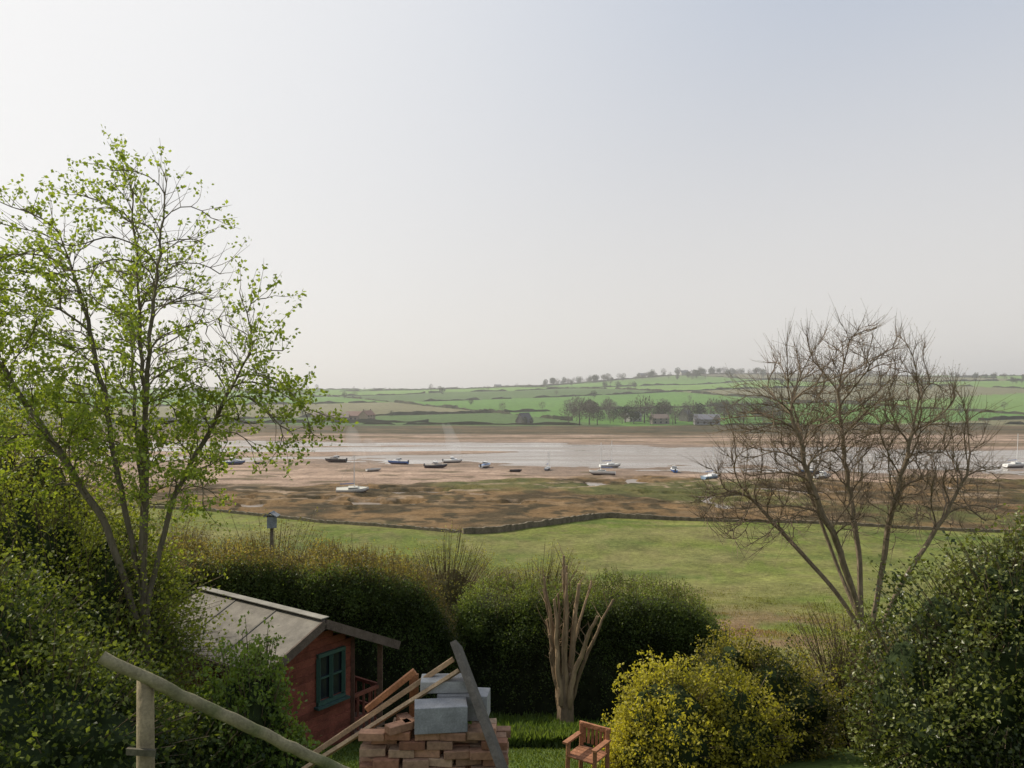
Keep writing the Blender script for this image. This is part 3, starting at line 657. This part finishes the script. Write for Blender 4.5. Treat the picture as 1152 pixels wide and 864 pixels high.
m.beam(S(-.82, .10, zb), S(-.82, .10, roofz(-.82) - .02), .05, .05, 0, 0, (.12, .06, .04)); m.beam(S(.73, .10, zb), S(.73, .10, roofz(.73) - .02), .05, .05, 0, 0, (.12, .06, .04))
m.build('trim_and_posts', [M_wood], parent=e)
m = MB()
for zz in (20.2, 20.55): m.beam(S(.77, .12, zz), S(1.26, .12, zz), .04, .05, 0, 0, (.2, .07, .045)); m.beam(S(1.3, .17, zz), S(1.3, 2.35, zz), .04, .05, 0, 0, (.2, .07, .045))
for u_ in np.linspace(.85, 1.2, 4): m.beam(S(u_, .12, 20.0), S(u_, .12, 20.52), .03, .03, 0, 0, (.2, .07, .045))
for v_ in np.linspace(.3, 2.2, 12): m.beam(S(1.3, v_, 20.0), S(1.3, v_, 20.52), .03, .03, 0, 0, (.2, .07, .045))
m.box(S(1.02, 1.3, 20.0), (.62, 2.5, .06), Mx, 0, (.15, .1, .07))
m.build('veranda_railing', [M_wood], parent=e)
m = MB()
wu0, wu1, wz0, wz1 = .08, .54, 20.66, 21.32
for a_, b_ in (((wu0 - .02, wz0), (wu1 + .02, wz0)), ((wu0 - .02, wz1), (wu1 + .02, wz1)), ((wu0, wz0 + .03), (wu0, wz1 - .03)), ((wu1, wz0 + .03), (wu1, wz1 - .03)), (((wu0 + wu1) / 2, wz0 + .03), ((wu0 + wu1) / 2, wz1 - .03))):
    m.beam(S(a_[0], .085, a_[1]), S(b_[0], .085, b_[1]), .05, .05, 0, 0, (.05, .10, .08))
m.beam(S(wu0 + .03, .09, 21.0), S(wu1 - .03, .09, 21.0), .03, .022, 0, 0, (.05, .10, .08))
m.beam(S(wu0 - .06, .06, wz0 - .045), S(wu1 + .06, .06, wz0 - .045), .1, .03, 0, 0, (.05, .09, .08))
m.build('window_frame', [M_paint], parent=e)
m = MB(); m.box(S((wu0 + wu1) / 2, .12, (wz0 + wz1) / 2), (wu1 - wu0, .006, wz1 - wz0), Mx); m.build('window_glass', [M_glass], parent=e)

# ------------------------------------------------------------ handrail
e = empty('handrail'); m = MB()
WD = (.20, .175, .105)
pa = np.array([-2.27, 4.43, 23.53]); pb = np.array([-.75, 5.15, 22.40]); ts = np.linspace(0, 1, 30)[:, None]
cr_ = mixc((.21, .185, .11), (.11, .115, .05), sm(.45, .7, fbm(np.arange(31) * .6, np.zeros(31), 5)))
m.tube(pa + (pb - pa) * ts + R.normal(size=(30, 3)) * .0025, .034 + R.normal(size=30) * .0014, 12, 0, np.repeat(cr_, 12, axis=0)); m.build('rail', [M_wood], parent=e, smooth=True)
m = MB(); m.tube([[-2.08, 4.56, 21.9], [-2.08, 4.56, 22.6], [-2.085, 4.56, 23.36]], [.052, .05, .046], 14, 0, (.22, .18, .105))
m.tube([[-.85, 5.15, 21.6], [-.85, 5.15, 22.0], [-.85, 5.15, 22.42]], [.052, .05, .048], 14, 0, (.22, .19, .12)); m.build('posts', [M_wood], parent=e, smooth=True)
m = MB(); m.beam((-2.16, 4.5, 22.98), (-2.0, 4.5, 22.97), .02, .035, 0, 0, (.1, .09, .06)); m.build('bracket', [M_wood], parent=e)

# ------------------------------------------------------------ brick stack, blocks, timber
gz = h1(-.7, 6.9); m = MB(); z = gz - .05; row = 0
while z < 22.10:
    for j in range(3):
        off = .11 * (row % 2)
        for k in range(5):
            if row > 7 and R.rand() < .25: continue
            c = mixc((.36, .17, .10), (.42, .29, .19), R.rand()) * R.uniform(.6, 1.15)
            xx = -1.27 + off + k * .225 + R.normal() * .014
            yy = 6.72 + j * .115 + R.normal() * .018
            m.box((xx + .11, yy, z + .033), (.215, .1025, .065), rotz(R.normal() * .08), 0, c)
    z += .071; row += 1
for q in range(2):
    m.box((R.uniform(-1.2, -.9), R.uniform(6.7, 6.95), z + .033), (.215, .1025, .065), rotz(R.uniform(0, 3)), 0, np.array((.4, .22, .14)) * R.uniform(.7, 1.2))
for q in range(16):
    xx = R.uniform(-1.5, 0.1); yy = R.uniform(6.3, 6.6); m.box((xx, yy, h1(xx, yy) + .03), (.215, .1025, .065), rotz(R.uniform(0, 3)), 0, np.array((.4, .22, .14)) * R.uniform(.7, 1.2))
m.build('brick_stack', [M_brick], bevel=.005)
ztop = z
m = MB(); m.box((-.60, 6.76, ztop + .108), (.44, .215, .215), rotz(.12), 0, (.25, .255, .265))
m.box((-.42, 7.02, ztop + .108), (.44, .215, .215), rotz(-.1), 0, (.30, .30, .30)); m.box((-.58, 7.06, ztop + .27), (.44, .215, .10), rotz(.05), 0, (.36, .36, .35)); m.build('concrete_blocks', [M_conc], bevel=.006)
m = MB(); m.beam((-1.75, 6.75, 21.82), (-.46, 7.0, 22.56), .10, .03, .5, 0, (.44, .31, .19)); m.beam((-1.72, 6.95, 21.86), (-.52, 7.12, 22.62), .06, .04, .2, 0, (.36, .24, .14))
m.build('timber_plank', [M_wood], bevel=.003)
m = MB(); m.beam((-.50, 7.15, 22.74), (.06, 6.15, 21.75), .17, .06, .9, 0, (.10, .09, .075)); m.build('railway_sleeper', [M_wood], bevel=.006)
m = MB(); m.beam((-1.28, 7.05, 22.2), (-.86, 7.1, 22.52), .05, .05, 0, 0, (.34, .15, .07)); m.beam((-.88, 7.2, 21.6), (-.88, 7.2, 22.46), .08, .03, 0, 0, (.32, .15, .07)); m.build('timber_offcut', [M_wood], bevel=.003)

# ------------------------------------------------------------ wooden garden chair
def chair(x, y, rot, sc=.78):
    z = h1(x, y); e = empty('garden_chair'); Rm = rotz(rot); c = (.30, .135, .07)
    def T(p): return (np.array(p) * sc) @ Rm.T + [x, y, z]
    m = MB()
    for a_, b_, h_ in ((-.22, -.2, .46), (.22, -.2, .46), (-.22, .2, .62), (.22, .2, .62)): m.beam(T((a_, b_, -.05)), T((a_, b_ + .03, h_)), .045, .045, 0, 0, c)
    m.build('legs', [M_wood], parent=e, bevel=.003); m = MB()
    for i in range(5): m.beam(T((-.24, -.18 + i * .09, .28)), T((.24, -.18 + i * .09, .28)), .06, .015, 0, 0, np.array(c) * R.uniform(.7, 1.2))
    m.build('seat', [M_wood], parent=e); m = MB()
    for i in range(6): m.beam(T((-.17 + i * .068, .22, .34)), T((-.17 + i * .068, .235, .57)), .03, .015, 0, 0, np.array(c) * R.uniform(.7, 1.2))
    m.beam(T((-.26, .235, .60)), T((.26, .235, .60)), .03, .05, 0, 0, c); m.build('backrest', [M_wood], parent=e); m = MB()
    for sg in (-1, 1): m.beam(T((sg * .24, -.24, .47)), T((sg * .24, .22, .47)), .06, .02, 0, 0, c)
    m.build('armrests', [M_wood], parent=e)
chair(.82, 8.75, -.6, .74)
# bird box
e = empty('bird_box'); bx, by = -5.1, 17.; m = MB(); m.beam((bx, by, h1(bx, by)), (bx, by, 22.1), .06, .06, 0, 0, (.16, .13, .1)); m.build('post', [M_wood], parent=e)
m = MB(); m.box((bx, by, 22.22), (.2, .2, .24), rotz(.3), 0, (.25, .27, .28)); m.build('box', [M_wood], parent=e)
m = MB(); m.beam((bx - .14, by, 22.34), (bx + .015, by, 22.43), .28, .02, 0, 0, (.2, .21, .22)); m.beam((bx - .015, by, 22.43), (bx + .14, by, 22.34), .28, .02, 0, 0, (.2, .21, .22)); m.build('roof', [M_wood], parent=e)

# ------------------------------------------------------------ grass tufts
n = 120000
y = 11 + 76 * R.rand(n) ** 1.6; x = y * R.uniform(-.05, .62, n)
hold = (y > 17) | (x < 2.5); x, y = x[hold], y[hold]; n = len(x); p = np.stack([x, y, H(x, y)], 1)
hgt = R.uniform(.05, .15, n) * (1 + 1.2 * sm(.5, .7, fbm(x / 3., y / 3., 91)))
p[:, 2] += hgt * .35
mb = MB(); gc = ground_color(x, y, p[:, 2]) * R.uniform(.8, 1.45, (n, 1))
mb.leaves(p, hgt, gc, 0, wid=.12, axis=np.tile([0, 0, 1.], (n, 1)))
n = 30000; x = R.uniform(-2.5, 2.5, n); y = R.uniform(8, 14.5, n); p = np.stack([x, y, H(x, y) + .01], 1)
mb.leaves(p, R.uniform(.03, .07, n), mixc((.05, .085, .02), (.13, .16, .035), R.rand(n)), 0, wid=.12, axis=np.tile([0, 0, 1.], (n, 1)))
mb.build('grass', [M_leaf])

# ------------------------------------------------------------ atmosphere (homogeneous volumes)
def volmat(name, density, color, aniso=.3):
    m = bpy.data.materials.new(name); m.use_nodes = True; N = m.node_tree.nodes; L = m.node_tree.links
    N.remove(N['Principled BSDF']); s = N.new('ShaderNodeVolumeScatter'); s.inputs['Color'].default_value = (*color, 1); s.inputs['Density'].default_value = density; s.inputs['Anisotropy'].default_value = aniso
    L.new(s.outputs[0], N['Material Output'].inputs['Volume']); return m
b = MB(); b.box((0, 3585, 50), (12000, 6830, 220)); b.build('haze', [volmat('haze', .00034, (.98, .985, 1.0))])
th, ph = np.meshgrid(np.linspace(0, np.pi, 14)[1:-1], np.linspace(0, 2 * np.pi, 25)[:-1]); uu = np.stack([np.sin(th) * np.cos(ph), np.sin(th) * np.sin(ph), np.cos(th)], -1)
I = np.arange(24 * 12).reshape(24, 12); J = np.roll(I, -1, axis=0)
ff = np.stack([I[:, :-1], I[:, 1:], J[:, 1:], J[:, :-1]], -1).reshape(-1, 4)
caps = [[0, 12 * (k + 1), 12 * (k + 2), 12 * (k + 2)] for k in range(0)]
Msm = volmat('smoke', .022, (.93, .97, 1.0))
def wisp(px, d, rx, rz, zc):
    lp = 1 + .5 * (vn(uu[..., 0] * 2 + px, uu[..., 2] * 2.5, 3) - .5)
    q = uu * [rx, 4.5, rz] * lp[..., None]; q[..., 0] += q[..., 2] * -.35; q = (q + [px2x(px, d), d, zc]).reshape(-1, 3)
    top = q[I[:, 0]].mean(0); bot = q[I[:, -1]].mean(0); V = np.vstack([q, top, bot]).tolist(); Fs = [list(map(int, f)) for f in ff]
    for k in range(24):
        k2 = (k + 1) % 24; Fs.append([int(I[k, 0]), int(I[k2, 0]), len(V) - 2]); Fs.append([int(I[k2, -1]), int(I[k, -1]), len(V) - 1])
    me = bpy.data.meshes.new('smoke'); me.from_pydata(V, [], Fs); me.materials.append(Msm); me.update()
    o = bpy.data.objects.new('smoke', me); scene.collection.objects.link(o)
wisp(402, 258, 2.6, 6.5, 6.8); wisp(418, 268, 3.6, 4.5, 4.8); wisp(438, 278, 3.2, 2.6, 2.9); wisp(508, 286, 2.4, 6.5, 7.2)

# ------------------------------------------------------------ light and sky
SE, SA = 38, -60
wd = bpy.data.worlds.new('World'); scene.world = wd; wd.use_nodes = True; N = wd.node_tree.nodes; L = wd.node_tree.links
sk = N.new('ShaderNodeTexSky'); sk.sky_type = 'NISHITA'; sk.sun_disc = False; sk.sun_elevation = math.radians(SE); sk.sun_rotation = math.radians(SA)
sk.dust_density = 2; sk.air_density = 1.0; sk.ozone_density = 1.0
dv = Vector((math.sin(math.radians(SA)) * math.cos(math.radians(SE)), math.cos(math.radians(SA)) * math.cos(math.radians(SE)), math.sin(math.radians(SE))))
tc = N.new('ShaderNodeTexCoord'); sx = N.new('ShaderNodeSeparateXYZ'); L.new(tc.outputs['Generated'], sx.inputs[0])
mr = N.new('ShaderNodeMapRange'); mr.interpolation_type = 'SMOOTHSTEP'; mr.inputs['From Min'].default_value = -.02; mr.inputs['From Max'].default_value = .66; L.new(sx.outputs['Z'], mr.inputs['Value'])
mc = N.new('ShaderNodeMix'); mc.data_type = 'RGBA'; mc.inputs[6].default_value = (8.2, 7.9, 7.55, 1); mc.inputs[7].default_value = (4.5, 5.3, 6.7, 1); L.new(mr.outputs[0], mc.inputs[0])
dp = N.new('ShaderNodeVectorMath'); dp.operation = 'DOT_PRODUCT'; dp.inputs[1].default_value = dv; L.new(tc.outputs['Generated'], dp.inputs[0])
m2 = N.new('ShaderNodeMapRange'); m2.interpolation_type = 'SMOOTHSTEP'; m2.inputs['From Min'].default_value = .3; m2.inputs['From Max'].default_value = 1; m2.inputs['To Max'].default_value = 1; L.new(dp.outputs['Value'], m2.inputs['Value'])
mg = N.new('ShaderNodeMix'); mg.data_type = 'RGBA'; mg.inputs[7].default_value = (9.6, 9.5, 9.4, 1); L.new(m2.outputs[0], mg.inputs[0]); L.new(mc.outputs[2], mg.inputs[6])
mx = N.new('ShaderNodeMix'); mx.data_type = 'RGBA'; mx.inputs[0].default_value = .93; L.new(sk.outputs[0], mx.inputs[6]); L.new(mg.outputs[2], mx.inputs[7])
bg = N['Background']; bg.inputs['Strength'].default_value = .1; L.new(mx.outputs[2], bg.inputs['Color'])
sl = bpy.data.lights.new('sun', 'SUN'); sl.energy = 4.4; sl.angle = math.radians(1.5); sl.color = (1, .91, .76)
so = bpy.data.objects.new('sun', sl); scene.collection.objects.link(so)
so.rotation_euler = dv.to_track_quat('Z', 'Y').to_euler()

# ------------------------------------------------------------ camera
cam = bpy.data.cameras.new('camera'); cam.lens = 28.1; cam.sensor_width = 36; cam.clip_end = 20000
co = bpy.data.objects.new('camera', cam); scene.collection.objects.link(co); co.location = (0, 0, 25)
co.rotation_euler = (math.radians(90.5), 0, 0); scene.camera = co
